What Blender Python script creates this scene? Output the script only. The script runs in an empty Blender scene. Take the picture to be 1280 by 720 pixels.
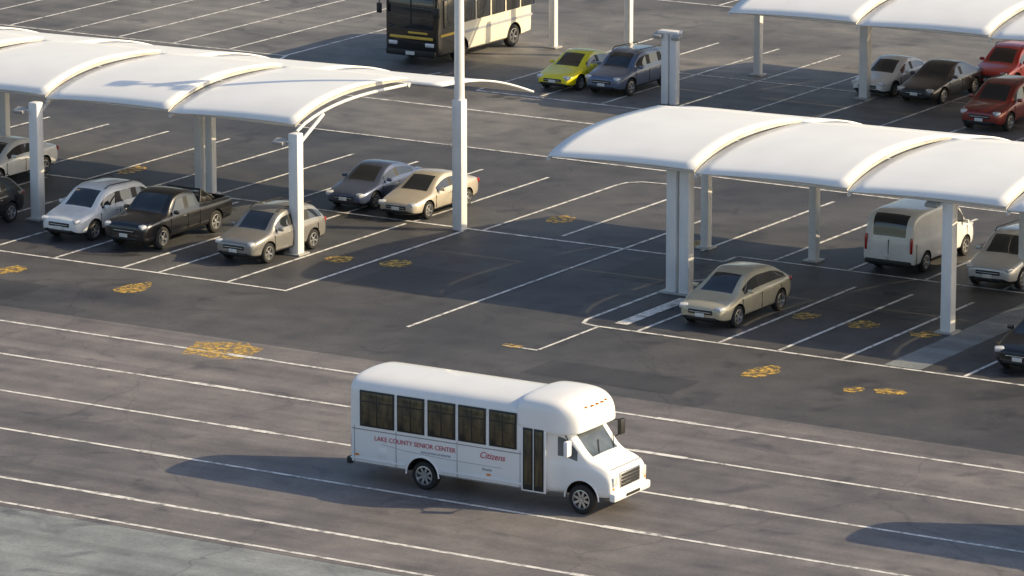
import bpy, bmesh, math, random
from mathutils import Vector, Matrix, Euler
random.seed(7)
scene=bpy.context.scene
COL=scene.collection
rad=math.radians

# ---------------------------------------------------------------- materials
def newmat(name):
    m=bpy.data.materials.new(name); m.use_nodes=True
    nt=m.node_tree; b=nt.nodes['Principled BSDF']
    return m,nt,b
_cache={}
def simple(name,col,rough=.5,metal=0.,coat=0.,var=.08,scale=6.,spec=.5):
    if name in _cache: return _cache[name]
    m,nt,b=newmat(name); N=nt.nodes; Lk=nt.links
    geo=N.new('ShaderNodeNewGeometry')
    nz=N.new('ShaderNodeTexNoise'); nz.inputs['Scale'].default_value=scale; nz.inputs['Detail'].default_value=3
    Lk.new(geo.outputs['Position'],nz.inputs['Vector'])
    r=N.new('ShaderNodeValToRGB')
    r.color_ramp.elements[0].position=.3; r.color_ramp.elements[1].position=.7
    r.color_ramp.elements[0].color=(*[max(0,c*(1-var)) for c in col],1)
    r.color_ramp.elements[1].color=(*[min(1,c*(1+var)) for c in col],1)
    Lk.new(nz.outputs['Fac'],r.inputs['Fac']); Lk.new(r.outputs['Color'],b.inputs['Base Color'])
    b.inputs['Roughness'].default_value=rough; b.inputs['Metallic'].default_value=metal
    b.inputs['Coat Weight'].default_value=coat; b.inputs['Coat Roughness'].default_value=.04
    b.inputs['Specular IOR Level'].default_value=spec
    _cache[name]=m; return m
def paint(name,col,metal=.35):
    return simple('car_paint_'+name,col,.28,metal,1.,.06,3.)
M_glass=simple('tinted_glass',(.018,.022,.026),.04,0,.8,.3,2.,.7)
M_black=simple('black_plastic',(.02,.02,.02),.5)
M_tyre=simple('tyre_rubber',(.022,.021,.02),.75)
M_rim=simple('alloy_rim',(.55,.55,.55),.3,.8)
M_chrome=simple('chrome',(.7,.7,.7),.18,1.)
M_head=simple('headlight_lens',(.75,.77,.8),.08,.2,1.)
M_tail=simple('tail_lens',(.45,.015,.01),.12,0,1.)
M_amber=simple('amber_lens',(.8,.25,.02),.2)
M_plate=simple('number_plate',(.75,.75,.72),.4)
M_steel=simple('painted_steel',(.86,.85,.83),.38,.0,0,.05,1.5)
M_lamp=simple('lamp_housing',(.45,.44,.42),.4,.2)
M_seamlight=simple('canopy_seam_light_tint',(.66,.62,.54),.5,0,0,.3,.9)  # cream tint paints golden light at the canopy seams into the colour
M_fabric=simple('canopy_membrane',(.955,.955,.95),.35,0,0,.035,.7)

def asphalt(name,c0,c1,streak=.0,crack=.3,rough=.6):
    m,nt,b=newmat(name); N=nt.nodes; L=nt.links
    geo=N.new('ShaderNodeNewGeometry'); P=geo.outputs['Position']
    def noise(scale,detail=4,vec=None,rough=.55,dist=0.):
        n=N.new('ShaderNodeTexNoise'); n.inputs['Scale'].default_value=scale; n.inputs['Detail'].default_value=detail
        n.inputs['Roughness'].default_value=rough; n.inputs['Distortion'].default_value=dist
        L.new(vec if vec else P,n.inputs['Vector']); return n.outputs['Fac']
    def ramp(fac,p0,p1,a,bb):
        r=N.new('ShaderNodeValToRGB'); e=r.color_ramp.elements
        e[0].position=p0; e[1].position=p1; e[0].color=(*a,1); e[1].color=(*bb,1)
        L.new(fac,r.inputs['Fac']); return r.outputs['Color']
    def mul(a,bb,f=1.):
        x=N.new('ShaderNodeMix'); x.data_type='RGBA'; x.blend_type='MULTIPLY'; x.inputs[0].default_value=f
        L.new(a,x.inputs[6]); L.new(bb,x.inputs[7]); return x.outputs[2]
    col=ramp(noise(.11,3,dist=.6),.36,.64,c0,c1)
    col=mul(col,ramp(noise(.9,5),.25,.75,(.74,.74,.76),(1.22,1.21,1.19)))
    col=mul(col,ramp(noise(9,6,rough=.75),.2,.8,(.68,.68,.68),(1.32,1.32,1.32)))
    col=mul(col,ramp(noise(.55,2,dist=1.2),.28,.42,(.66,.66,.69),(1,1,1)))
    if streak>0:
        mp=N.new('ShaderNodeMapping'); mp.inputs['Scale'].default_value=(.035,1.3,1)
        L.new(P,mp.inputs['Vector'])
        col=mul(col,ramp(noise(1.,4,mp.outputs['Vector']),.3,.7,(1-streak,)*3,(1+streak,)*3))
    if crack:
        nn=N.new('ShaderNodeTexNoise'); nn.inputs['Scale'].default_value=.6; nn.inputs['Detail'].default_value=4
        L.new(P,nn.inputs['Vector'])
        ad=N.new('ShaderNodeVectorMath'); ad.operation='MULTIPLY_ADD'
        ad.inputs[1].default_value=(1.6,1.6,0); L.new(nn.outputs['Color'],ad.inputs[0]); L.new(P,ad.inputs[2])
        vo=N.new('ShaderNodeTexVoronoi'); vo.feature='DISTANCE_TO_EDGE'; vo.inputs['Scale'].default_value=.09
        L.new(ad.outputs[0],vo.inputs['Vector'])
        col=mul(col,ramp(vo.outputs['Distance'],.001,.004,(1-crack,)*3,(1,1,1)))
    L.new(col,b.inputs['Base Color']); b.inputs['Roughness'].default_value=rough
    b.inputs['Specular IOR Level'].default_value=.5
    return m
M_lot=asphalt('asphalt_lot',(.054,.054,.059),(.108,.105,.104),crack=.3)
M_repave=asphalt('asphalt_repair',(.040,.040,.043),(.070,.069,.070),crack=0)
M_road=asphalt('asphalt_road',(.132,.122,.124),(.208,.191,.186),streak=.22,crack=.25)
M_far=asphalt('asphalt_far_lot',(.115,.110,.106),(.22,.208,.196),streak=.16,crack=0)  # lighter tone paints haze and low-sun glare into the far asphalt
M_conc=asphalt('concrete_apron',(.20,.22,.23),(.31,.33,.34),streak=.2,crack=.4,rough=.7)

def worn(name,col,lo,hi,scale=2.5,under=None,rough=.55,amax=1.):
    m,nt,b=newmat(name); N=nt.nodes; L=nt.links
    geo=N.new('ShaderNodeNewGeometry')
    n1=N.new('ShaderNodeTexNoise'); n1.inputs['Scale'].default_value=scale; n1.inputs['Detail'].default_value=6; n1.inputs['Roughness'].default_value=.72
    L.new(geo.outputs['Position'],n1.inputs['Vector'])
    r=N.new('ShaderNodeValToRGB'); e=r.color_ramp.elements
    e[0].position=lo; e[1].position=hi
    L.new(n1.outputs['Fac'],r.inputs['Fac']); b.inputs['Roughness'].default_value=rough
    if under:
        e[0].color=(*under,1); e[1].color=(*col,1); L.new(r.outputs['Color'],b.inputs['Base Color'])
    else:
        e[0].color=(0,0,0,1); e[1].color=(amax,amax,amax,1)
        b.inputs['Base Color'].default_value=(*col,1); L.new(r.outputs['Color'],b.inputs['Alpha'])
    return m
M_white=worn('worn_white_paint',(.86,.84,.80),.36,.54,3.,(.24,.235,.23))
M_yellow=worn('worn_yellow_paint',(.72,.46,.10),.42,.60,5.)
M_patch=worn('oil_stain',(.03,.03,.031),.35,.7,1.5,amax=.6)

# ---------------------------------------------------------------- helpers
def empty(name,loc=(0,0,0),rotz=0.):
    o=bpy.data.objects.new(name,None); o.empty_display_size=.3
    o.location=loc; o.rotation_euler=(0,0,rotz); COL.objects.link(o); return o
def mobj(name,me,mats,parent=None,smooth=True):
    o=bpy.data.objects.new(name,me); COL.objects.link(o)
    for m in mats: me.materials.append(m)
    if parent: o.parent=parent
    if smooth:
        for p in me.polygons: p.use_smooth=True
        me.set_sharp_from_angle(angle=rad(38))
    return o
def mesh_from(verts,faces,name='m'):
    me=bpy.data.meshes.new(name); me.from_pydata([tuple(v) for v in verts],[],faces); me.update(); return me
def box(name,c,s,mat,parent=None,bev=.0,rot=(0,0,0),seg=2):
    bm=bmesh.new(); bmesh.ops.create_cube(bm,size=1)
    bmesh.ops.scale(bm,vec=s,verts=bm.verts)
    if bev>0: bmesh.ops.bevel(bm,geom=bm.edges[:],offset=bev,segments=seg,profile=.5,affect='EDGES')
    me=bpy.data.meshes.new(name); bm.to_mesh(me); bm.free()
    o=mobj(name,me,[mat],parent); o.location=c; o.rotation_euler=rot; return o
def cyl(name,c,r,d,mat,parent=None,seg=24,r2=None):
    bm=bmesh.new(); bmesh.ops.create_cone(bm,cap_ends=True,segments=seg,radius1=r,radius2=r if r2 is None else r2,depth=d)
    me=bpy.data.meshes.new(name); bm.to_mesh(me); bm.free()
    o=mobj(name,me,[mat],parent); o.location=c; return o
def tube(name,pts,r,mat,parent=None):
    cu=bpy.data.curves.new(name,'CURVE'); cu.dimensions='3D'; cu.bevel_depth=r; cu.bevel_resolution=3; cu.use_fill_caps=True
    sp=cu.splines.new('POLY'); sp.points.add(len(pts)-1)
    for p,q in zip(sp.points,pts): p.co=(*q,1)
    cu.materials.append(mat)
    o=bpy.data.objects.new(name,cu); COL.objects.link(o)
    if parent: o.parent=parent
    return o

def loft_body(name,stations,mats,parent,matfn,cuts=(),sub=2):
    verts=[];faces=[];mi=[]
    n=len(stations[0][1]); ring=2*n-1
    for x,sec in stations:
        for (y,z) in sec: verts.append((x,y,z))
        for (y,z) in reversed(sec[:-1]): verts.append((x,-y,z))
    for i in range(len(stations)-1):
        for j in range(ring):
            k=(j+1)%ring
            a=i*ring+j; b_=i*ring+k; c=(i+1)*ring+k; d=(i+1)*ring+j
            faces.append((a,b_,c,d))
            row = j if j<n-1 else (ring-2-j if j<ring-1 else -1)
            mi.append(matfn(i,row))
    faces.append(tuple(range(ring))[::-1]); mi.append(0)
    off=(len(stations)-1)*ring
    faces.append(tuple(off+j for j in range(ring))); mi.append(0)
    me=mesh_from(verts,faces,name)
    for p,m_ in zip(me.polygons,mi): p.material_index=m_
    bm=bmesh.new(); bm.from_mesh(me); bmesh.ops.recalc_face_normals(bm,faces=bm.faces[:]); bm.to_mesh(me); bm.free()
    o=bpy.data.objects.new(name,me); COL.objects.link(o)
    for m_ in mats: me.materials.append(m_)
    if sub:
        s=o.modifiers.new('s','SUBSURF'); s.levels=sub; s.render_levels=sub; s.boundary_smooth='ALL'
    cutobs=[]
    if cuts:
        bm=bmesh.new()
        for c in cuts:
            if c[0]=='cyl':
                _,x,y,z,r,d=c
                g=bmesh.ops.create_cone(bm,cap_ends=True,segments=32,radius1=r,radius2=r,depth=d)
                bmesh.ops.rotate(bm,matrix=Matrix.Rotation(rad(90),3,'X'),verts=g['verts'])
                bmesh.ops.translate(bm,vec=(x,y,z),verts=g['verts'])
            else:
                _,x,y,z,sx,sy,sz=c
                g=bmesh.ops.create_cube(bm,size=1)
                bmesh.ops.scale(bm,vec=(sx,sy,sz),verts=g['verts']); bmesh.ops.translate(bm,vec=(x,y,z),verts=g['verts'])
        for f_ in bm.faces: f_.material_index=2
        cm=bpy.data.meshes.new('cut'); bm.to_mesh(cm); bm.free()
        for m_ in mats: cm.materials.append(m_)
        co=bpy.data.objects.new('cut',cm); COL.objects.link(co); cutobs.append(co)
        bo=o.modifiers.new('b','BOOLEAN'); bo.object=co; bo.operation='DIFFERENCE'; bo.solver='EXACT'
    dg=bpy.context.evaluated_depsgraph_get(); dg.update()
    ev=o.evaluated_get(dg); nm=bpy.data.meshes.new_from_object(ev)
    o.modifiers.clear(); o.data=nm
    for co in cutobs: bpy.data.objects.remove(co)
    for p in nm.polygons: p.use_smooth=True
    nm.set_sharp_from_angle(angle=rad(40))
    o.parent=parent
    return o

def wheel(parent,x,y,r,w,name,side,rimmat=None,spokes=5):
    bm=bmesh.new()
    prof=[(r*.62,-w/2),(r*.9,-w/2),(r*.985,-w*.38),(r,-w*.25),(r,w*.25),(r*.985,w*.38),(r*.9,w/2),(r*.62,w/2)]
    S=28; vs=[]
    for i in range(S):
        a=2*math.pi*i/S
        vs.append([bm.verts.new((p*math.cos(a),q,p*math.sin(a))) for p,q in prof])
    for i in range(S):
        for j in range(len(prof)-1):
            f_=bm.faces.new((vs[i][j],vs[i][j+1],vs[(i+1)%S][j+1],vs[(i+1)%S][j])); f_.material_index=0
    o_=side*w*.30
    prof2=[(r*.66,side*w*.5),(r*.60,side*w*.52),(r*.57,side*w*.38),(r*.55,o_*.2)]
    vs=[]
    for i in range(S):
        a=2*math.pi*i/S
        vs.append([bm.verts.new((p*math.cos(a),q,p*math.sin(a))) for p,q in prof2])
    for i in range(S):
        for j in range(len(prof2)-1):
            f_=bm.faces.new((vs[i][j],vs[i][j+1],vs[(i+1)%S][j+1],vs[(i+1)%S][j])); f_.material_index=1
    f_=bm.faces.new([v[-1] for v in vs]); f_.material_index=2
    for k in range(spokes):
        a=2*math.pi*k/spokes+.3
        g=bmesh.ops.create_cube(bm,size=1)
        bmesh.ops.scale(bm,vec=(r*.58,w*.1,r*.17),verts=g['verts'])
        bmesh.ops.translate(bm,vec=(r*.30,side*w*.36,0),verts=g['verts'])
        bmesh.ops.rotate(bm,matrix=Matrix.Rotation(a,3,'Y'),verts=g['verts'])
        for v in g['verts']:
            for f_ in v.link_faces: f_.material_index=1
    g=bmesh.ops.create_cone(bm,cap_ends=True,segments=16,radius1=r*.17,radius2=r*.14,depth=w*.2)
    bmesh.ops.rotate(bm,matrix=Matrix.Rotation(rad(90),3,'X'),verts=g['verts'])
    bmesh.ops.translate(bm,vec=(0,side*w*.38,0),verts=g['verts'])
    for v in g['verts']:
        for f_ in v.link_faces: f_.material_index=1
    bmesh.ops.recalc_face_normals(bm,faces=bm.faces[:])
    me=bpy.data.meshes.new(name); bm.to_mesh(me); bm.free()
    o=mobj(name,me,[M_tyre,rimmat or M_rim,M_black],parent); o.location=(x,y,r); return o

def sec_cab(w,z0,belt,zr,rw,mid=None):
    mid=mid or (z0+belt)*.52
    return [(w*.84,z0),(w*.965,z0+.09),(w,mid),(w*.985,belt-.09),(w*.93,belt),(rw*1.03,zr-.13),(rw*.97,zr-.045),(rw*.84,zr-.01),(0,zr+.02)]
def sec_hood(w,z0,belt,top,mid=None):
    mid=mid or (z0+belt)*.52
    return [(w*.84,z0),(w*.965,z0+.09),(w,mid),(w*.985,belt-.07),(w*.94,belt),(w*.885,(belt+top)/2+.01),(w*.82,top-.035),(w*.74,top-.012),(0,top+.01)]
def lerp_sec(a,b,t): return [(p[0]*(1-t)+q[0]*t,p[1]*(1-t)+q[1]*t) for p,q in zip(a,b)]

KINDS={
 'sedan':dict(L=4.45,W=.88,r=.32,ax=(.88,3.50),
   front=[(0,.66,.32,.50,.56),(.05,.80,.24,.58,.65),(.3,.93,.20,.66,.73),(.8,.99,.19,.75,.83),(1.22,1.,.19,.84,.92)],
   cab=[(1.98,1.,.19,.89,1.38,.62),(2.35,1.,.19,.90,1.43,.63),(2.45,1.,.19,.90,1.435,.63),(3.05,1.,.19,.92,1.39,.61)],
   rear=[(3.82,.99,.2,.93,1.02),(4.2,.95,.24,.92,1.0),(4.39,.86,.28,.84,.93),(4.45,.74,.34,.72,.8)]),
 'suv':dict(L=4.4,W=.90,r=.35,ax=(.86,3.50),
   front=[(0,.68,.36,.62,.70),(.05,.82,.28,.72,.80),(.28,.94,.24,.80,.88),(.75,1.,.23,.90,.98),(1.08,1.,.23,.96,1.05)],
   cab=[(1.72,1.,.23,1.0,1.58,.68),(2.2,1.,.23,1.01,1.64,.70),(2.3,1.,.23,1.01,1.645,.70),(3.15,1.,.23,1.03,1.62,.69),(3.25,1.,.23,1.03,1.615,.69),(3.8,.99,.24,1.04,1.54,.66)],
   rear=[(4.22,.95,.27,1.02,1.10),(4.36,.88,.30,.9,.97),(4.4,.78,.36,.75,.82)]),
 'crossover':dict(L=4.5,W=.91,r=.35,ax=(.88,3.62),
   front=[(0,.64,.34,.58,.64),(.05,.80,.26,.66,.73),(.3,.93,.22,.75,.83),(.7,1.,.21,.86,.94),(1.0,1.,.21,.94,1.02)],
   cab=[(1.85,1.,.21,.98,1.50,.62),(2.3,1.,.21,.99,1.58,.65),(2.4,1.,.21,.99,1.585,.65),(3.2,1.,.21,1.01,1.53,.63),(3.3,1.,.21,1.01,1.52,.63),(3.65,1.,.21,1.02,1.44,.62)],
   rear=[(4.22,.95,.24,1.02,1.10),(4.40,.9,.28,.94,1.0),(4.46,.84,.30,.82,.88),(4.5,.74,.36,.72,.78)]),
 'pickup':dict(L=5.1,W=.94,r=.38,ax=(.95,4.05),
   front=[(0,.74,.42,.72,.80),(.05,.88,.34,.84,.93),(.25,.96,.30,.92,1.0),(.8,1.,.3,.98,1.07),(1.3,1.,.3,1.03,1.12)],
   cab=[(1.85,1.,.3,1.07,1.68,.72),(2.35,1.,.3,1.08,1.73,.73),(2.45,1.,.3,1.08,1.73,.73),(3.0,1.,.3,1.08,1.69,.72)],
   rear=[(3.2,1.,.3,1.05,1.12),(4.3,1.,.3,1.05,1.12),(5.0,.99,.34,1.05,1.12),(5.1,.96,.36,1.0,1.07)]),
 'van':dict(L=4.9,W=.98,r=.35,ax=(.85,3.9),
   front=[(0,.76,.36,.80,.90),(.06,.88,.28,.94,1.04),(.3,.97,.24,1.04,1.13),(.7,1.,.24,1.12,1.22)],
   cab=[(1.35,1.,.24,1.20,2.02,.86),(1.9,1.,.24,1.20,2.12,.90),(2.0,1.,.24,1.20,2.12,.90),(3.2,1.,.24,1.20,2.12,.90),(3.3,1.,.24,1.20,2.12,.90),(4.72,1.,.24,1.20,2.12,.90)],
   rear=[(4.84,.99,.26,1.14,1.30),(4.88,.97,.30,.95,1.1),(4.9,.93,.34,.75,.85)]),
}
def build_car(kind,paintmat,loc,rotz,name='parked_car',scale=1.,rim=None,rear_glass=True):
    K=KINDS[kind]; L=K['L']; W=K['W']; e=empty(name,loc,rotz); e.scale=(scale,)*3
    X=lambda s:L/2-s
    st=[];tags=[]
    for (s,w,z0,b,t) in K['front']: st.append((X(s),sec_hood(W*w,z0,b,t))); tags.append('f')
    c0=K['cab'][0]; f0=K['front'][-1]
    sc0=sec_cab(W*c0[1],c0[2],c0[3],c0[4],W*c0[5]/.88*.88)
    st.append((X(f0[0]+(c0[0]-f0[0])*.32),lerp_sec(st[-1][1],sc0,.34))); tags.append('w')
    for (s,w,z0,b,zr,rw) in K['cab']:
        st.append((X(s),sec_cab(W*w,z0,b,zr,rw))); tags.append('c')
    cl=K['cab'][-1]; r0=K['rear'][0]
    scl=st[-1][1]; sr0=sec_hood(W*r0[1],r0[2],r0[3],r0[4])
    st.append((X(cl[0]+(r0[0]-cl[0])*.68),lerp_sec(scl,sr0,.66))); tags.append('v')
    for (s,w,z0,b,t) in K['rear']: st.append((X(s),sec_hood(W*w,z0,b,t))); tags.append('r')
    def mf(i,row):
        a,b=tags[i],tags[i+1]
        if row==-1: return 2
        if row==0: return 2
        if row==7:
            if a in'fw' and b in 'wc' and not(a=='f' and b=='f'): return 1
            if a in 'cv' and b in 'vr' and rear_glass: return 1
        if row==4:
            if a=='w' and b=='c': return 1
            if a=='c' and b=='c':
                d=abs(st[i][0]-st[i+1][0])
                if kind=='van' and st[i][0]<X(1.9): return 0
                return 1 if d>.15 else 2
            if a=='c' and b=='v' and kind not in('pickup','van'): return 1
        return 0
    R_=K['r']; a0,a1=X(K['ax'][0]),X(K['ax'][1])
    cuts=[('cyl',a,s_*(W-.02),R_+.01,R_+.055,.56) for a in(a0,a1) for s_ in(1,-1)]
    if kind=='pickup': cuts.append(('box',X(4.15),0,1.0,1.62,1.5,.8))
    loft_body('body',st,[paintmat,M_glass,M_black],e,mf,cuts)
    for nm,a in(('front',a0),('rear',a1)):
        for s_,sn in((1,'left'),(-1,'right')):
            wheel(e,a,s_*(W-.13),R_,.22,f'wheel_{nm}_{sn}',s_,rim)
    f2=K['front'][2]; fz=f2[3]
    for s_,sn in((1,'left'),(-1,'right')):
        box('headlight_'+sn,(X(.13),s_*W*.70,fz-.05),(.22,.32,.13),M_head,e,.05,(0,rad(12),-s_*rad(28)))
        rz=K['rear'][0][3]-.12
        if kind=='van': box('tail_light_'+sn,(X(L-.04),s_*W*.88,1.05),(.10,.10,.55),M_tail,e,.03)
        else: box('tail_light_'+sn,(X(L-.10),s_*W*.74,rz),(.16,.28,.16),M_tail,e,.04,(0,0,s_*rad(24)))
        mz=c0[3]+.07
        box('mirror_'+sn,(X(f0[0]+(c0[0]-f0[0])*.55),s_*(W+.07),mz),(.12,.20,.13),paintmat,e,.04)
        for sx in (f0[0]+.12,K['cab'][1][0]+.05,K['cab'][-1][0]-.05 if kind!='pickup' else K['cab'][-1][0]+.1):
            box('door_seam',(X(sx),s_*(W*.992),(c0[2]+c0[3])/2+.03),(.012,.02,c0[3]-c0[2]-.28),M_black,e)
        for sx in (K['cab'][1][0]-.12,K['cab'][1][0]+.72):
            if kind=='pickup' and sx>2.6: continue
            box('door_handle',(X(sx),s_*(W*.985),c0[3]-.14),(.17,.03,.03),M_chrome if kind!='van' else M_black,e,.008)
    g0=K['front'][0]
    gz=(g0[3]+.02)
    box('grille',(X(.02),0,gz-.03),(.07,W*.95,.14),M_black,e,.03)
    box('grille_bar',(X(-.02),0,gz-.03),(.02,W*.85,.02),M_chrome,e,.004)
    box('lower_intake',(X(.035),0,g0[2]+.03),(.08,W*1.1,.11),M_black,e,.03)
    box('front_plate',(X(-.03),0,g0[2]+.14),(.02,.32,.12),M_plate,e,.004)
    box('rear_plate',(X(L+.01),0,.62),(.02,.32,.12),M_plate,e,.004)
    if kind=='van':
        box('rear_bumper',(X(L),0,.42),(.14,1.75,.16),M_black,e,.04)
        box('rear_door_split',(X(L-.035),0,.85),(.10,.012,.7),M_black,e)
    if kind=='suv':
        for s_ in(1,-1): tube('roof_rail',[(X(c0[0]+.1),s_*.58,c0[4]+.0),(X(c0[0]+.3),s_*.60,c0[4]+.09),(X(K['cab'][-1][0]-.1),s_*.60,K['cab'][-1][4]+.07),(X(K['cab'][-1][0]),s_*.58,K['cab'][-1][4])],.018,M_black,e)
    if kind=='pickup':
        for s_ in(1,-1):
            tube('roll_bar',[(X(3.35),s_*.72,1.1),(X(3.5),s_*.66,1.55),(X(4.2),s_*.70,1.15)],.035,M_black,e)
        tube('roll_bar_cross',[(X(3.5),-.66,1.55),(X(3.5),.66,1.55)],.035,M_black,e)
        for k in range(4):
            box('cargo',(X(3.55+.38*k),random.uniform(-.3,.3),.98),(.3,.7,.34),M_black,e,.05,(0,random.uniform(-.2,.2),random.uniform(-.5,.5)))
    return e

# ---------------------------------------------------------------- shuttle bus
def bus_glass():
    m,nt,b=newmat('bus_window_glass'); N=nt.nodes; L=nt.links
    tc=N.new('ShaderNodeTexCoord'); mp=N.new('ShaderNodeMapping'); mp.inputs['Scale'].default_value=(3,1,.8)
    L.new(tc.outputs['Object'],mp.inputs['Vector'])
    n=N.new('ShaderNodeTexNoise'); n.inputs['Scale'].default_value=2.2; n.inputs['Detail'].default_value=2
    L.new(mp.outputs['Vector'],n.inputs['Vector'])
    r=N.new('ShaderNodeValToRGB'); e=r.color_ramp.elements; e[0].position=.35; e[1].position=.75
    e[0].color=(.03,.028,.022,1); e[1].color=(.14,.11,.055,1)  # amber end paints sunlight through the interior into the glass colour
    L.new(n.outputs['Fac'],r.inputs['Fac']); L.new(r.outputs['Color'],b.inputs['Base Color'])
    b.inputs['Roughness'].default_value=.08
    return m
M_busglass=bus_glass()
M_buswhite=simple('bus_white_gelcoat',(.90,.90,.90),.3,0,.5,.03,1.2)
M_seam=simple('grey_seam',(.25,.25,.26),.5)
M_red=simple('red_lettering',(.56,.10,.13),.4)
M_grey=simple('grey_lettering',(.42,.43,.48),.4)
def build_bus(loc,rotz=0.):
    e=empty('shuttle_bus',loc,rotz)
    base=[(1.10,.42),(1.19,.47),(1.2,.8),(1.2,1.5),(1.2,2.42),(1.175,2.58),(1.08,2.72),(.86,2.82),(.45,2.87),(0,2.885)]
    def sc(k,dz=0): return [(y*k,z if z<1 else z-dz) for y,z in base]
    st=[(-3.95,sc(.96,.06)),(-3.90,sc(.99,.02)),(-3.82,base),(-3.4,base),(1.9,base),(2.05,base),(2.10,sc(.985))]
    loft_body('body_shell',st,[M_buswhite,M_busglass,M_black],e,lambda i,r:0,
        [('cyl',-1.65,s*1.1,.40,.50,.6) for s in(1,-1)],sub=1)
    def cap(w,zb,zt,wt): return [(w*.96,zb),(w,zb+.03),(w,zb+.16),(w*.995,zt-.42),(w*.97,zt-.24),(w*.88,zt-.10),(wt,zt-.03),(0,zt)]
    st=[(1.22,cap(1.17,2.2,2.88,.7)),(1.30,cap(1.225,2.16,2.98,.7)),(1.42,cap(1.235,2.12,3.02,.7)),(2.2,cap(1.235,2.06,3.02,.7)),(2.55,cap(1.19,2.04,2.97,.66)),(2.82,cap(1.08,2.05,2.85,.6)),(2.97,cap(.96,2.08,2.70,.5)),(3.02,cap(.86,2.12,2.60,.4))]
    loft_body('roof_cap',st,[M_buswhite,M_busglass,M_black],e,lambda i,r:0,sub=2)
    A=[(2.0,sec_cab(1.175,.42,1.36,2.25,1.10)),(2.12,sec_cab(1.16,.42,1.36,2.25,1.08)),(2.38,sec_cab(1.04,.42,1.36,2.22,.96)),(2.62,sec_cab(1.02,.42,1.36,2.17,.92))]
    H=sec_hood(1.01,.42,1.30,1.44)
    A.append((2.95,lerp_sec(A[-1][1],H,.58)))
    A+=[(3.2,H),(3.6,sec_hood(1.0,.42,1.20,1.34)),(3.84,sec_hood(.97,.44,1.08,1.22)),(3.92,sec_hood(.92,.46,.98,1.10)),(3.95,sec_hood(.84,.5,.9,.98))]
    def mf(i,row):
        if row==-1: return 2
        if row==7 and i in(3,4): return 1
        if row==4 and i in(2,3): return 1
        return 0
    M_ws=simple('windshield_glass',(.10,.12,.13),.05,0,.8,.5,1.5)
    loft_body('cab',A,[M_buswhite,M_ws,M_black],e,mf,[('cyl',3.1,s*1.0,.40,.49,.6) for s in(1,-1)],sub=2)
    for x in(-1.65,3.1):
        for s in(1,-1):
            wheel(e,x,s*1.0 if x<0 else s*.90,.39,.26,'wheel',s,M_rim,8)
    for x in (-1.65,3.1):
        for s in(1,-1):
            yy=s*(1.205 if x<0 else 1.0)
            pts=[(x+.51*math.cos(a),yy,.40+.51*math.sin(a)) for a in [math.pi*k/14 for k in range(15)]]
            tube('wheel_arch',pts,.022,M_buswhite,e)
    W=[(-3.60,-2.52),(-2.43,-1.58),(-1.48,-.62),(-.53,.32),(.42,1.26)]
    for s in(1,-1):
        for k,(a,b) in enumerate(W):
            box(f'window_frame_{k}',((a+b)/2,s*1.205,2.00),(b-a,.03,.98),M_black,e,.012)
            box(f'window_glass_{k}',((a+b)/2,s*1.222,2.00),(b-a-.10,.012,.88),M_busglass,e,.004)
            box(f'window_bar_{k}',((a+b)/2,s*1.232,2.20),(b-a-.08,.012,.03),M_black,e,.003)
            box(f'window_mullion_{k}',((a+b)/2,s*1.231,1.99),(.03,.012,.84),M_black,e,.003)
        box('belt_rail',(-1.2,s*1.206,1.42),(5.3,.014,.018),M_seam,e)
        box('skirt_rail',(.32,s*1.21,.62),(2.7,.02,.045),M_buswhite,e,.006)
        box('skirt_rail_rear',(-3.05,s*1.21,.62),(1.7,.02,.045),M_buswhite,e,.006)
        for x in(-3.78,-2.47,-.57,1.36):
            box('panel_seam',(x,s*1.202,1.0),(.012,.008,1.0),M_seam,e)
        for x in(-3.7,.4):
            box('side_marker',(x,s*1.21,.72),(.12,.02,.05),M_amber,e,.005)
        box('fuel_door',(-2.9,s*1.203,.85),(.3,.012,.26),M_seam if s>0 else M_buswhite,e,.003)
    box('door_frame',(1.78,-1.207,1.32),(.74,.03,1.74),M_buswhite,e,.01)
    for k,x in enumerate((1.61,1.94)):
        box(f'door_leaf_{k}',(x,-1.222,1.32),(.30,.02,1.66),M_black,e,.006)
        box(f'door_glass_{k}',(x,-1.236,1.36),(.21,.014,1.46),M_busglass,e,.004)
    box('grille_surround',(3.94,0,.90),(.07,1.02,.40),M_chrome,e,.02)
    for k in range(4): box('grille_slot',(3.985,0,.765+.09*k),(.02,.90,.055),M_black,e,.006)
    for s in(1,-1):
        box('headlight',(3.91,s*.69,.91),(.09,.32,.26),M_head,e,.03,(0,0,-s*rad(8)))
        box('indicator',(3.89,s*.70,.73),(.09,.30,.07),M_amber,e,.02,(0,0,-s*rad(8)))
        tube('mirror_arm',[(2.75,s*1.02,1.5),(2.9,s*1.3,1.62),(2.9,s*1.36,1.75)],.02,M_black,e)
        tube('mirror_arm_top',[(2.62,s*1.0,2.02),(2.9,s*1.34,2.0)],.018,M_black,e)
        box('mirror_head',(2.9,s*1.38,1.80),(.13,.24,.42),M_black if s>0 else M_buswhite,e,.04)
    for y in(.45,-.3): tube('wiper',[(3.22,y,1.47),(2.98,y+.35,1.76)],.012,M_black,e)
    box('front_bumper',(3.97,0,.52),(.18,1.86,.22),M_buswhite,e,.05)
    box('bumper_slot',(4.062,0,.50),(.012,.7,.08),M_black,e,.003)
    box('hood_gap',(3.86,0,1.235),(.02,1.5,.012),M_seam,e,rot=(0,rad(25),0))
    for y in(-.5,-.25,0,.25,.5): box('clearance_lamp',(2.98 if abs(y)<.4 else 2.93,y,2.72),(.08,.07,.04),M_amber,e,.015)
    box('rear_bumper',(-4.0,0,.5),(.16,2.3,.2),M_black,e,.04)
    box('rear_window',(-3.955,0,1.9),(.03,1.2,.7),M_glass,e,.01)
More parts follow.
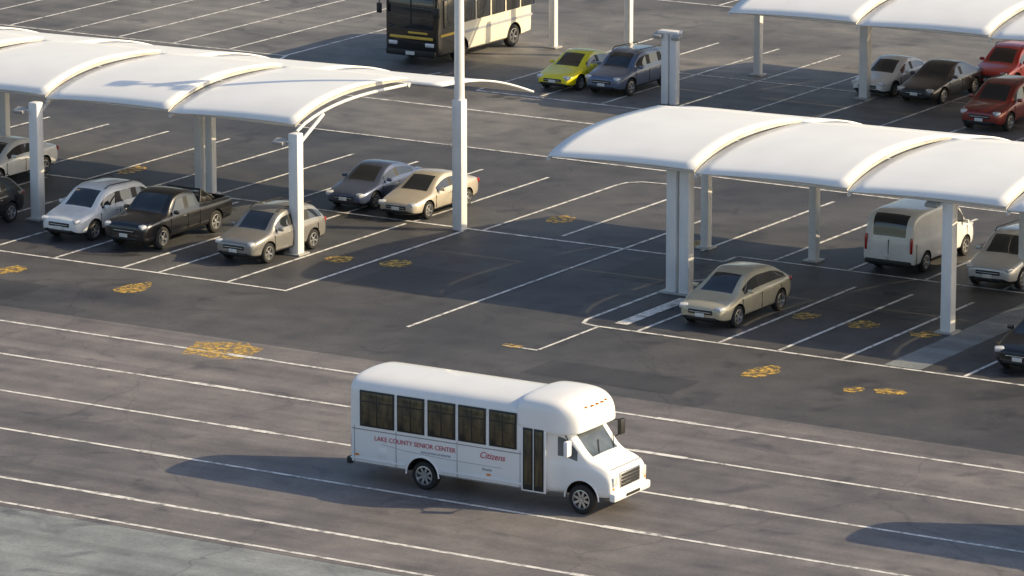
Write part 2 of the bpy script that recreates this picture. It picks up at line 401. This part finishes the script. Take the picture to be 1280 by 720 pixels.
    for s in(1,-1): box('tail_lamp',(-3.965,s*1.0,1.0),(.05,.14,.4),M_tail,e,.02)
    def text(body,size,x,z,mat,y=-1.208,shear=0.):
        cu=bpy.data.curves.new('lettering','FONT'); cu.body=body; cu.size=size; cu.extrude=.003; cu.shear=shear; cu.offset=.001
        cu.materials.append(mat)
        o=bpy.data.objects.new('lettering',cu); COL.objects.link(o); o.parent=e
        o.location=(x,y,z); o.rotation_euler=(rad(90),0,0); return o
    text('LAKE COUNTY SENIOR CENTER',.175,-3.15,1.17,M_red)
    text('Citizens',.24,.12,1.15,M_red,shear=.25)
    text('ASSOCIATION OF SERVICES',.075,-1.7,1.02,M_grey)
    tube('swoosh',[(-2.9,-1.204,1.09),(-2.2,-1.206,1.01),(-1.0,-1.206,.96),(.8,-1.204,.95)],.006,M_grey,e)
    text('Shuttle',.11,.2,.82,M_grey)
    return e
build_bus((.25,-1.1,0)); 
build_bus((18.9,2.4,0))  # unseen second bus, added outside the frame to cast a shadow on the road

# ---------------------------------------------------------------- parked coach at the back
def build_coach(loc,rotz):
    e=empty('parked_bus',loc,rotz)
    L2=3.6
    base=[(1.14,.35),(1.24,.40),(1.25,.8),(1.25,1.3),(1.25,2.6),(1.22,2.85),(1.1,2.98),(.8,3.05),(0,3.08)]
    sc=lambda k,dz=0:[(y*k,z if z<1 else z-dz) for y,z in base]
    M_blk=paint('coach_black',(.010,.009,.008),.0)
    M_cream=simple('coach_cream_paint',(.84,.79,.64),.35,0,.5,.05,1.)
    st=[(-L2,sc(.97,.04)),(-L2+.08,base),(L2-1.75,base),(L2-1.65,base),(L2-.12,base),(L2-.02,sc(.97,.05)),(L2,sc(.9,.12))]
    loft_body('body_shell',st,[M_cream,M_blk,M_black],e,lambda i,r:1 if i>=3 else 0,[('cyl',x,s*1.2,.46,.54,.6) for x in(-2.1,1.9) for s in(1,-1)],sub=1)
    for x in(-2.1,1.9):
        for s in(1,-1): wheel(e,x,s*1.08,.45,.28,'wheel',s)
    gt=simple('gold_trim',(.80,.52,.08),.35)
    for s in(1,-1):
        for k in range(5):
            x=-3.1+k*1.12
            box('window',(x,s*1.255,2.05),(.98,.02,1.0),M_glass,e,.03)
        box('driver_window',(2.75,s*1.255,2.05),(.9,.02,1.1),M_glass,e,.03)
        box('skirt_stripe',(-.9,s*1.258,1.15),(5.1,.012,.1),M_grey,e)
        box('gold_side_stripe',(2.75,s*1.258,1.22),(1.4,.012,.1),gt,e)
    # end cap of the front face (the loft's cap takes the first colour): dark panel over it
    box('front_panel',(L2+.006,0,1.68),(.03,2.2,2.34),M_blk,e,.012)
    box('windshield',(L2+.03,0,2.05),(.04,2.06,1.2),M_glass,e,.015)
    box('windshield_divider',(L2+.055,0,2.05),(.02,.05,1.15),M_black,e)
    for s in(1,-1):
        box('headlight',(L2+.03,s*.85,.85),(.08,.4,.16),M_head,e,.03)
        box('mirror',(L2+.25,s*1.35,2.2),(.12,.2,.4),M_black,e,.03)
        tube('mirror_arm',[(L2-.1,s*1.1,2.6),(L2+.25,s*1.35,2.5),(L2+.25,s*1.35,2.3)],.025,M_black,e)
    box('front_stripe',(L2+.03,0,1.10),(.03,2.0,.11),gt,e,.01)
    box('front_lettering_panel',(L2+.03,.3,1.30),(.03,.9,.08),gt,e,.01)
    box('front_bumper',(L2+.04,0,.5),(.16,2.3,.26),M_black,e,.05)
    box('front_plate',(L2+.13,0,.5),(.02,.4,.14),M_plate,e)
    return e
D90=rad(-90)
build_coach((-36.1,54.9,0),D90)

# ---------------------------------------------------------------- cars
white=paint('white',(.86,.86,.84),.0); silver=paint('silver',(.68,.67,.65),.35); champagne=paint('champagne',(.60,.53,.42),.3)
grey=paint('grey',(.30,.285,.26),.4); dark=paint('charcoal',(.06,.06,.065),.5); black=paint('black',(.008,.008,.010),.1)
beige=paint('pale_gold',(.56,.50,.36),.3); steelblue=paint('steel_blue',(.13,.17,.26),.4)
blue=paint('dark_blue',(.085,.11,.19),.4); yellow=paint('yellow',(.92,.78,.01),.0); maroon=paint('maroon',(.26,.03,.02),.3); red=paint('red',(.6,.03,.02),.1)
CARS=[
 ('sedan',white,(-36.1,25.0),1.),
 ('suv',white,(-28.1,19.7),.97),
 ('pickup',black,(-25.5,20.0),.98),
 ('suv',grey,(-21.3,19.8),.95),
 ('suv',black,(-32.2,18.0),.97),
 ('sedan',blue,(-23.0,28.6),.94),
 ('sedan',champagne,(-20.6,28.2),.94),
 ('crossover',beige,(-4.2,19.8),.97),
 ('suv',silver,(.8,29.0),.97),
 ('crossover',black,(6.5,19.6),1.),
 ('sedan',yellow,(-28.4,51.2),.93),
 ('suv',steelblue,(-26.2,51.3),.96),
 ('sedan',white,(-17.5,56.3),.92),
 ('sedan',dark,(-15.3,56.0),.97),
 ('suv',red,(-14.2,59.9),.95),
 ('suv',maroon,(-10.9,52.4),1.),
]
for k,m_,(x,y),s in CARS:
    nm={'pickup':'pickup_truck'}.get(k,'parked_car')
    build_car(k,m_,(x,y,0),D90+rad(random.uniform(-1.5,1.5)),nm,s)
build_car('van',white,(-2.9,29.7,0),D90+math.pi,'parked_van',.93)

# ---------------------------------------------------------------- ground & markings
def sheet(name,x0,y0,x1,y1,z,mat):
    me=mesh_from([(x0,y0,z),(x1,y0,z),(x1,y1,z),(x0,y1,z)],[(0,1,2,3)],name); return mobj(name,me,[mat],None,False)
sheet('ground',-900,-500,700,1300,0,M_lot)
sheet('road',-300,-9.3,300,9.2,.004,M_road)
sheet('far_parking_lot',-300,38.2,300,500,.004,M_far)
sheet('concrete_pavement',-300,-60,300,-9.32,.004,M_conc)
for x0,y0,x1,y1 in((-16.9,17.2,-13.2,20.6),(-10.6,22.4,-8.4,25.6),(-30,10.0,-24.5,12.2),(-6,10.2,-1.0,12.0),(-2.6,22.0,.8,24.6)):
    sheet('asphalt_repair_patch',x0,y0,x1,y1,.005,M_repave)
V=[];F=[]
def seg(x0,y0,x1,y1,w=.12,z=.010):
    d=Vector((x1-x0,y1-y0)); n=Vector((-d.y,d.x)).normalized()*w/2
    i=len(V); V.extend([(x0+n.x,y0+n.y,z),(x0-n.x,y0-n.y,z),(x1-n.x,y1-n.y,z),(x1+n.x,y1+n.y,z)]); F.append((i,i+1,i+2,i+3))
def poly(pts,w=.12,z=.010):
    n=len(pts); i=len(V)
    for k in range(n):
        a=Vector(pts[max(0,k-1)]); b=Vector(pts[min(n-1,k+1)]); d=(b-a).normalized(); q=Vector((-d.y,d.x))*w/2
        V.append((pts[k][0]+q.x,pts[k][1]+q.y,z)); V.append((pts[k][0]-q.x,pts[k][1]-q.y,z))
    for k in range(n-1): F.append((i+2*k,i+2*k+1,i+2*k+3,i+2*k+2))
def flush(name,mat):
    global V,F
    mobj(name,mesh_from(V,F,name),[mat],None,False); V=[];F=[]
for y,w in((7.6,.13),(4.2,.13),(.62,.13),(-2.85,.13),(-7.0,.16),(-9.0,.13)):
    seg(-120,y,120,y,w)
for y in(7.6,4.2,.62,-2.85,-7.0):
    k=-60+random.uniform(0,9)
    while k<60:
        seg(k,y,k+random.uniform(1.2,1.9),y,.22,.014); k+=14.6
flush('lane_lines',M_white)
Z2=.014
seg(-80,15.5,-17.75,15.5)
for x in(-17.8,-20.05,-22.7,-24.1,-26.8,-29.5,-32.2,-34.9,-37.6,-40.3,-43): seg(x,15.57,x,25.9,.12,Z2)
seg(-80,26.3,-8.2,26.3,.14)
for k in range(24):
    x=-17.3-2.7*k; seg(x,26.38,x,35.0,.12,Z2)
poly([(-17.3,35.0),(-17.2,35.6),(-16.8,36.0),(-16,36.1),(-14.2,36.1)],.12,.018)
for x in(-14.6,-11.9): seg(x,26.9 if x<-14 else 13.3,x,35 if x<-14 else 32,.12,Z2)
poly([(20,16.4),(-7.2,16.4),(-7.65,16.55),(-7.8,17.0),(-7.8,22.6),(-7.7,23.4),(-7.2,23.8),(-5.4,23.9)],.13)
for x in(-5.7,-2.9,-.9,1.2,5.2,7.9,10.6,13.3): seg(x,16.48,x,25.2,.12,Z2)
seg(-6.6,17.0,-6.6,21.0,.45,Z2)
seg(-8.2,12.8,-7.0,12.8,.1); seg(-7.0,12.88,-7.0,16.3,.1,Z2)
seg(-8.2,27.2,26,27.2,.12)
for k in range(13):
    x=-9.6+2.7*k; seg(x,27.3,x,36.5,.12,Z2)
seg(-8.2,26.3,-8.2,27.1,.12,Z2)
seg(-80,45.0,40,43.6,.14); seg(-31,47.9,40,47.2,.14)
for k in range(22):
    x=-31+2.75*k; seg(x,48.0,x,62,.12,Z2)
seg(-30.5,55.2,40,55.2,.12,.018)
seg(-80,38.6,-2,38.0,.12)
poly([(-41.5,50.5),(-41.2,49.6),(-40.2,49.3),(-35.2,49.3),(-34.4,49.6),(-34.2,50.4)],.14)
for k in range(16):
    x=-41.5-2.75*k; seg(x,50.5,x,64,.12,Z2)
seg(-100,50.4,-41.5,50.4,.12)
seg(-100,70,-30,70,.12)
for k in range(26):
    x=-30-2.75*k; seg(x,70.1,x,84,.12,Z2)
seg(-100,90,-10,90,.12)
flush('parking_lines',M_white)
sheet('concrete_walkway',2.55,16.55,3.75,33,.006,M_conc)

def blob(cx,cy,rx,ry,name='yellow_marking',mat=M_yellow,z=.012,n=18,rot=0.):
    vs=[]
    for k in range(n):
        a=2*math.pi*k/n; r=random.uniform(.75,1.1); x=rx*r*math.cos(a); y=ry*r*math.sin(a)
        vs.append((cx+x*math.cos(rot)-y*math.sin(rot),cy+x*math.sin(rot)+y*math.cos(rot),z))
    mobj(name,mesh_from(vs,[tuple(range(n))],name),[mat],None,False)
for c in[(-15.0,8.0,1.3,1.2),(-22.1,13.3,.5,.9),(-16,29.1,.5,.7),(-33.1,28.5,.5,.8),(-2.3,20.9,.5,.5),(-.3,20.7,.5,.6),(-.1,13.9,.5,.8),(4.2,13.7,.5,.35),(3.2,13.4,.3,.35),(-26.9,13.4,.45,.7),(-18.9,20.2,.5,.6),(-17.0,20.6,.5,.6),(-7.9,12.9,.4,.2),(1.8,20.6,.5,.5),(4.6,21.0,.5,.5),(-10.3,28.2,.5,.5)]:
    blob(*c)
for k in range(26):
    blob(random.uniform(-40,12),random.uniform(17,48),random.uniform(.25,.7),random.uniform(.3,1.1),'oil_stain',M_patch,.0085,14,random.uniform(0,3))

# ---------------------------------------------------------------- carports
def carport(x0,x1,yn,yr,zn,zr,mod,front_posts,rear_posts,wing=None,arch=.34,postw=.36):
    e=empty('carport_canopy')
    n=round((x1-x0)/mod); m=(x1-x0)/n
    SL=.42
    prof=lambda t: zn+(zr-zn)*t+arch*math.sin(math.pi*t**.72)
    tilt=lambda s,t: .20*s*(.25+.75*math.sin(math.pi*min(1,.12+t*.8)))+.035*math.sin(math.pi*s)
    for k in range(n):
        a=x0+k*m; vs=[];fs=[];NU=12;NV=18
        for i in range(NU+1):
            s=i/NU
            for j in range(NV+1):
                t=j/NV
                vs.append((a+.02+(m-.04)*s+SL*t, yn+(yr-yn)*t+.09*math.sin(math.pi*s)*(1-t)**2, prof(t)+tilt(s,t)))
        for i in range(NU):
            for j in range(NV):
                q=i*(NV+1)+j; fs.append((q,q+NV+1,q+NV+2,q+1))
        me=mesh_from(vs,fs,'membrane'); o=mobj(f'membrane_{k}',me,[M_fabric],e)
        sd=o.modifiers.new('sol','SOLIDIFY'); sd.thickness=.05; sd.offset=-1
        vs=[];fs=[]
        for j in range(NV+1):
            t=j/NV; X=a+m-.012+SL*t; Y=yn+(yr-yn)*t; Z=prof(t)+tilt(1,t)-.055
            vs+=[(X,Y,Z),(X,Y,Z-.10*(.3+.7*math.sin(math.pi*min(1,.1+t*.85))))]
        for j in range(NV): fs.append((2*j,2*j+1,2*j+3,2*j+2))
        mobj(f'seam_light_strip_{k}',mesh_from(vs,fs,'seam_strip'),[M_seamlight],e)  # strip added along each seam to carry its golden light as colour
    for k in range(n+1):
        a=x0+k*m
        pts=[(a+SL*t,yn+.06+(yr-yn-.06)*t,prof(t)-.15) for t in[j/14 for j in range(15)]]
        tube('rib',pts,.055,M_steel,e)
    tube('eave_pipe',[(x0,yn+.35,zn-.02),(x1,yn+.35,zn-.02)],.06,M_steel,e)
    tube('ridge_pipe',[(x0+.5,yr,zr-.16),(x1+.5,yr,zr-.16)],.08,M_steel,e)
    if wing:
        w0,w1,wd,ws=wing; nn=max(1,round((w1-w0)/mod)); mm=(w1-w0)/nn
        for k in range(nn):
            a=w0+k*mm; vs=[];fs=[];NU=10;NV=12
            for i in range(NU+1):
                s=i/NU
                for j in range(NV+1):
                    t=j/NV
                    vs.append((a+.02+(mm-.04)*s+.4+.3*t,yr+.12+wd*t-.15*math.sin(math.pi*s)*t*t, zr-.08-ws*wd*t+.2*math.sin(math.pi*t)+.08*s*math.sin(math.pi*t)))
            for i in range(NU):
                for j in range(NV):
                    q=i*(NV+1)+j; fs.append((q,q+NV+1,q+NV+2,q+1))
            o=mobj(f'far_membrane_{k}',mesh_from(vs,fs,'membrane'),[M_fabric],e)
            sd=o.modifiers.new('sol','SOLIDIFY'); sd.thickness=.06; sd.offset=-1
    for k,(x,y,dbl) in enumerate(front_posts+rear_posts):
        fr=k<len(front_posts)
        top=prof(max(0,min(1,(y-yn)/(yr-yn))))-.12 if y<yr else zr-.3-.225*(y-yr)
        xs=[x-.2,x+.26] if dbl else [x]
        w=postw if fr else postw*.8
        for i,xx in enumerate(xs):
            box(f'post_{k}_{i}',(xx,y,top/2),(w,w,top),M_steel,e,.04)
        box(f'post_base_{k}',(x,y,.03),(w+.25+(.45 if dbl else 0),w+.25,.06),M_lamp,e,.01)
        if fr:
            tube('arm',[(x,y,top-.5),(x,y+1.6,prof(min(1,(y+1.6-yn)/(yr-yn)))-.2)],.06,M_steel,e)
            box('floodlight',(x-.45,y-.25,top-.28),(.42,.34,.12),M_lamp,e,.03,(rad(18),0,0))
            tube('floodlight_bracket',[(x,y-.1,top-.3),(x-.35,y-.2,top-.26)],.03,M_steel,e)
    return e
carport(-50.7,-20.7,20.4,26.4,4.1,4.75,5.0,[(-20.5,20.1,False),(-30.9,20.1,False)],[(-28.6,26.5,True),(-37.4,26.5,True)],(-49.4,-19.4,5.4,.185))
carport(-11.4,15.0,20.6,26.8,4.1,4.75,5.28,[(-7.2,21.6,True),(2.3,21.2,False),(11.6,21.2,False)],[(-9.7,27.8,False),(-5.8,27.9,False),(1.6,27.9,False)],(-11.4,15,5.4,.23))
carport(-20.9,6,49.4,55.8,3.7,4.45,5.28,[(-17.6,54.2,False),(-7,54.2,False)],[(-23.4,56.4,False)],(-20.4,6,5.4,.23))
carport(-31.2,-21.0,50.9,56.8,4.0,4.65,5.1,[],[(-33.4,57.6,False),(-29.8,57.4,False)],None)

def light_pole(x,y,h,w=.17):
    e=empty('light_pole',(x,y,0))
    box('lower_column',(0,0,2.2),(.38,.38,4.4),M_steel,e,.05)
    cyl('shaft',(0,0,h/2+2.2),w,h-4.4,M_steel,e,r2=w*.85,seg=20)
    for s in(1,-1):
        tube('arm',[(0,0,h-.1),(s*.9,0,h+.05)],.05,M_steel,e)
        box('lamp_head',(s*1.2,0,h+.03),(.75,.32,.14),M_lamp,e,.04)
light_pole(-18.0,26.0,10)
e=empty('floodlight_post',(-23.3,49.3,0))
for dx in(-.16,.2): box('post',(dx,0,1.35),(.3,.3,2.7),M_steel,e,.04)
box('head_bracket',(0,0,2.75),(.9,.4,.12),M_steel,e,.03)
for s in(1,-1): box('floodlight',(s*.4,-.2,2.62),(.36,.34,.16),M_lamp,e,.04,(rad(20),0,0))

# ---------------------------------------------------------------- light, world, camera
elev=rad(28)
r_=Vector((.8526,.5225,0)); fh=Vector((-.5225,.8526,0))
az=rad(-6)
h=(r_*math.cos(az)+fh*math.sin(az)).normalized()
sd=Vector((h.x*math.cos(elev),h.y*math.cos(elev),math.sin(elev)))
sun=bpy.data.lights.new('sun','SUN'); sun.energy=5.0; sun.angle=rad(.5); sun.color=(1.0,.81,.50)
so=bpy.data.objects.new('sun',sun); COL.objects.link(so); so.rotation_euler=sd.to_track_quat('Z','Y').to_euler(); so.location=(0,0,60)
w=bpy.data.worlds.new('World'); scene.world=w; w.use_nodes=True
N=w.node_tree.nodes; bg=N['Background']; sky=N.new('ShaderNodeTexSky'); sky.sky_type='NISHITA'; sky.sun_disc=False
sky.sun_elevation=elev; sky.sun_rotation=math.atan2(h.x,h.y); sky.air_density=1.0; sky.dust_density=2.2; sky.ozone_density=1.2
w.node_tree.links.new(sky.outputs[0],bg.inputs[0]); bg.inputs[1].default_value=.15
cam=bpy.data.cameras.new('camera'); cam.lens=5990/1280*36; cam.sensor_width=36; cam.clip_end=3000; cam.clip_start=1
co=bpy.data.objects.new('camera',cam); COL.objects.link(co); co.location=(64.3,-105.0,33.1); co.rotation_euler=(rad(90-12.77),0,rad(31.5))
scene.camera=co
scene.view_settings.view_transform='Standard'; scene.view_settings.look='None'; scene.view_settings.exposure=0
